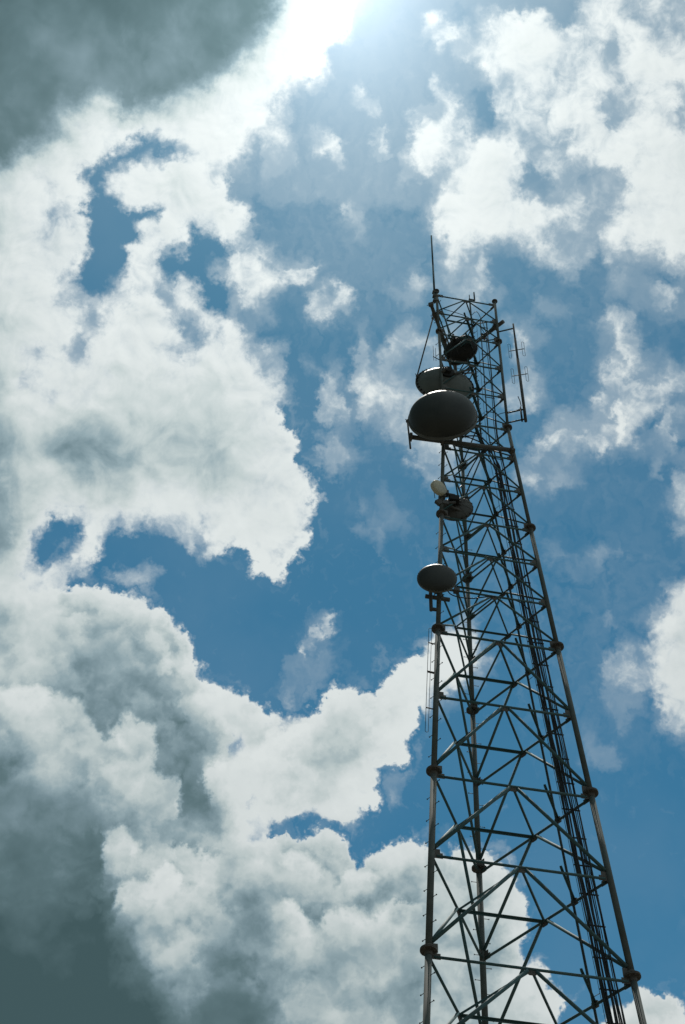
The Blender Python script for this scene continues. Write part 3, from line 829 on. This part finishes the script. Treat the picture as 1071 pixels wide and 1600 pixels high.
# turbulent edges: the chart is read through two octave groups of displacement
w1 = noise(D, WARP1_SCALE, 4.5, .58).outputs['Color']
w2 = noise(D, WARP2_SCALE, 2.5, .6).outputs['Color']
d1 = vmath('SUBTRACT', w1, (.5, .5, .5)); d2 = vmath('SUBTRACT', w2, (.5, .5, .5))
dw = vmath('ADD', vmath('SCALE', d1, scale=WARP1), vmath('SCALE', d2, scale=WARP2))
sx = N('ShaderNodeSeparateXYZ'); link(dw, sx.inputs[0])
uw = math_('ADD', u, sx.outputs[0]); vw = math_('ADD', v, sx.outputs[1])
un = mrange(uw, U0, U1); vn = mrange(vw, V0, V1)
def curve(vals, inp):
    n = N('ShaderNodeFloatCurve'); m = n.mapping; m.use_clip = False
    cv = m.curves[0]; k = len(vals)
    cv.points[0].location = (0, float(vals[0])); cv.points[1].location = (1, float(vals[-1]))
    for i in range(1, k-1): cv.points.new(i/(k-1), float(vals[i]))
    m.update(); link(inp, n.inputs['Value']); return n.outputs[0]
def chart(Um, Sm, Vm, rank, un, vn):
    tot = None
    for k in range(rank):
        sc_ = math.sqrt(Sm[k])
        pu = curve(Vm[k]*sc_, un); pv = curve(Um[:, k]*sc_, vn)
        tot = math_('MULTIPLY', pu, pv) if tot is None else math_('MULTIPLY_ADD', pu, pv, tot)
    return tot
tot = chart(UmA, SmA, VmA, RANK, un, vn)
core = chart(UmB, SmB, VmB, RANKB, mrange(math_('MULTIPLY_ADD', sx.outputs[0], .8, u), U0, U1), mrange(math_('MULTIPLY_ADD', sx.outputs[1], .8, v), V0, V1))
tot = math_('MAXIMUM', tot, 0.)
# fine structure on the direction sphere: wisps (fractal noise) high up, rounded cauliflower lobes (Worley) in the towering cumulus low down
def lobes(vec, scale, det):
    n = N('ShaderNodeTexVoronoi'); n.feature = 'F1'; n.normalize = True
    n.inputs['Scale'].default_value = scale; n.inputs['Detail'].default_value = det; n.inputs['Roughness'].default_value = .55
    n.inputs['Lacunarity'].default_value = 2.3
    link(vec, n.inputs['Vector']); return math_('MULTIPLY_ADD', n.outputs['Distance'], -1.6, 1.0)
sund = vmath('SCALE', vmath('SUBTRACT', tuple(SUN), D), scale=.020)
Dw = vmath('ADD', D, vmath('SCALE', d1, scale=.030)); Dl = vmath('ADD', D, sund); Dwl = vmath('ADD', Dl, vmath('SCALE', d1, scale=.030))
n1 = noise(D, 46., 5.5, .55, dist=.5).outputs['Fac']
n3 = noise(D, 120., 4., .6, dist=.9).outputs['Fac']
n1l = noise(Dl, 46., 5.5, .55, dist=.5).outputs['Fac']
b1 = lobes(Dw, 30., 2.6); b1l = lobes(Dwl, 30., 1.4); b1s = lobes(Dw, 30., 1.4)
low = mrange(math_('ADD', v, mrange(u, .07, .15, 0., .14)), .02, -.10, 0., 1., True)
wisp = math_('ADD', math_('MULTIPLY', math_('SUBTRACT', n1, .5), AMP1), math_('MULTIPLY', math_('SUBTRACT', n3, .5), AMP2))
bill = math_('MULTIPLY', math_('SUBTRACT', b1, .5), AMPB)
def lerp(a, b, t): return math_('ADD', math_('MULTIPLY', a, math_('SUBTRACT', 1., t)), math_('MULTIPLY', b, t))
nn = lerp(wisp, math_('MULTIPLY_ADD', wisp, .35, bill), low)
win = math_('MULTIPLY', mrange(tot, .4, 3.0, .05, 1., True), math_('ADD', mrange(tot, 4.0, 5.8, .8, 0., True), mrange(tot, 6.2, 8.4, .20, .04, True)))
thick = math_('MAXIMUM', math_('MULTIPLY_ADD', nn, win, tot), 0.)
alpha = mrange(thick, lerp(1.3, 1.2, low), lerp(5.5, 4.1, low), 0., 1., True)
hz = noise(D, 8., 5., .55).outputs['Fac']
veil = math_('ADD', mrange(tot, .15, 1.8, 0., .26), mrange(hz, .38, .68, 0., HAZE_VEIL, True))
alpha = math_('SUBTRACT', 1., math_('MULTIPLY', math_('SUBTRACT', 1., alpha), math_('SUBTRACT', 1., veil)))
# light through the cloud: bright where thin, grey where thick
ramp = N('ShaderNodeValToRGB'); cr = ramp.color_ramp
stops = STOPS
cr.elements[0].position = stops[0][0]/10; cr.elements[0].color = (*stops[0][1], 1)
cr.elements[1].position = stops[-1][0]/10; cr.elements[1].color = (*stops[-1][1], 1)
for p_, c_ in stops[1:-1]:
    e = cr.elements.new(p_/10); e.color = (*c_, 1)
# sun shading put into the cloud colour: lobes greyer on their far side
rel = lerp(math_('MULTIPLY', math_('SUBTRACT', n1l, n1), RELIEF), math_('MULTIPLY', math_('SUBTRACT', b1l, b1s), RELIEFB), low)
relw = math_('MULTIPLY', mrange(tot, 3., 5.2, .0, 1., True), mrange(core, 6.6, 8.0, 1., .22, True))
ns = noise(D, 24., 3., .5).outputs['Fac']
soft = math_('MULTIPLY', math_('SUBTRACT', ns, .45), math_('MULTIPLY', mrange(tot, 4., 5.5, .5, 2.5, True), mrange(core, 7., 8.4, 1., .85, True)))
shade_t = math_('MULTIPLY_ADD', math_('MULTIPLY', nn, win), .25, core)
shade_t = math_('ADD', shade_t, mrange(v, -.32, -.05, .38, 0.))
tsh = math_('ADD', math_('ADD', shade_t, soft), math_('MULTIPLY', rel, relw))
link(math_('MULTIPLY', tsh, .1), ramp.inputs['Fac'])
cosS = vmath('DOT_PRODUCT', D, tuple(SUN)); ang = math_('ARCCOSINE', math_('MINIMUM', cosS, 1.))
f1 = math_('EXPONENT', math_('MULTIPLY', ang, -1/.06)); f2 = math_('EXPONENT', math_('MULTIPLY', ang, -1/.32))
fwd = math_('ADD', math_('MULTIPLY', f1, FW1), math_('ADD', math_('MULTIPLY', f2, FW2), FW0))
ccol = vmath('SCALE', ramp.outputs['Color'], scale=fwd)
# air between the viewer and the clouds, thicker towards the horizon
sd = N('ShaderNodeSeparateXYZ'); link(D, sd.inputs[0])
sky = N('ShaderNodeTexSky'); sky.sky_type = 'NISHITA'; sky.sun_disc = False
sky.sun_elevation = SUN_EL; sky.sun_rotation = SUN_AZ; sky.altitude = 50; sky.air_density = SKY_AIR; sky.dust_density = SKY_DUST; sky.ozone_density = SKY_OZ
skyc = vmath('MULTIPLY', sky.outputs['Color'], SKY_TINT)
bg = N('ShaderNodeBackground'); link(skyc, bg.inputs['Color']); bg.inputs['Strength'].default_value = SKY_STR
# bright aureole of thin haze round the sun
gl = math_('ADD', math_('MULTIPLY', math_('EXPONENT', math_('MULTIPLY', ang, -1/.035)), GL1), math_('MULTIPLY', math_('EXPONENT', math_('MULTIPLY', ang, -1/.06)), GL2))
bga = N('ShaderNodeBackground'); link(vmath('SCALE', (.85, .96, 1.08), scale=gl), bga.inputs['Color'])
add = N('ShaderNodeAddShader'); link(bg.outputs[0], add.inputs[0]); link(bga.outputs[0], add.inputs[1])
bgc = N('ShaderNodeBackground'); link(ccol, bgc.inputs['Color'])
mix = N('ShaderNodeMixShader'); link(math_('MULTIPLY', alpha, CLOUD_OPAC), mix.inputs[0]); link(add.outputs[0], mix.inputs[1]); link(bgc.outputs[0], mix.inputs[2])
wo = N('ShaderNodeOutputWorld'); link(mix.outputs[0], wo.inputs['Surface'])
world.cycles.sampling_method = 'MANUAL'; world.cycles.sample_map_resolution = 512

# ================================================================ SUN
sl = bpy.data.lights.new('Sun', 'SUN'); sl.energy = SUN_E; sl.angle = R(.53); sl.color = (1., .955, .88)
so = bpy.data.objects.new('Sun', sl); COL.objects.link(so); so.location = (0, 60, 120)
so.rotation_euler = (-SUN).to_track_quat('-Z', 'Y').to_euler()

# ================================================================ CAMERA
cam = bpy.data.cameras.new('Camera'); co = bpy.data.objects.new('Camera', cam); COL.objects.link(co)
cam.sensor_fit = 'VERTICAL'; cam.sensor_height = 24; cam.lens = 2450/1600*24; cam.clip_end = 9000
c, s = math.cos(ROLL), math.sin(ROLL)
rx = V((1, 0, 0))*c - YC*s; ry = V((1, 0, 0))*s + YC*c; rz = -ZC
m = Matrix((rx, ry, rz)).transposed().to_4x4(); m.translation = V((0, 0, 1.6)); co.matrix_world = m
scene.camera = co
scene.view_settings.view_transform = 'Standard'; scene.view_settings.look = 'None'; scene.view_settings.gamma = 1; scene.view_settings.exposure = 0
scene.view_settings.use_curve_mapping = False
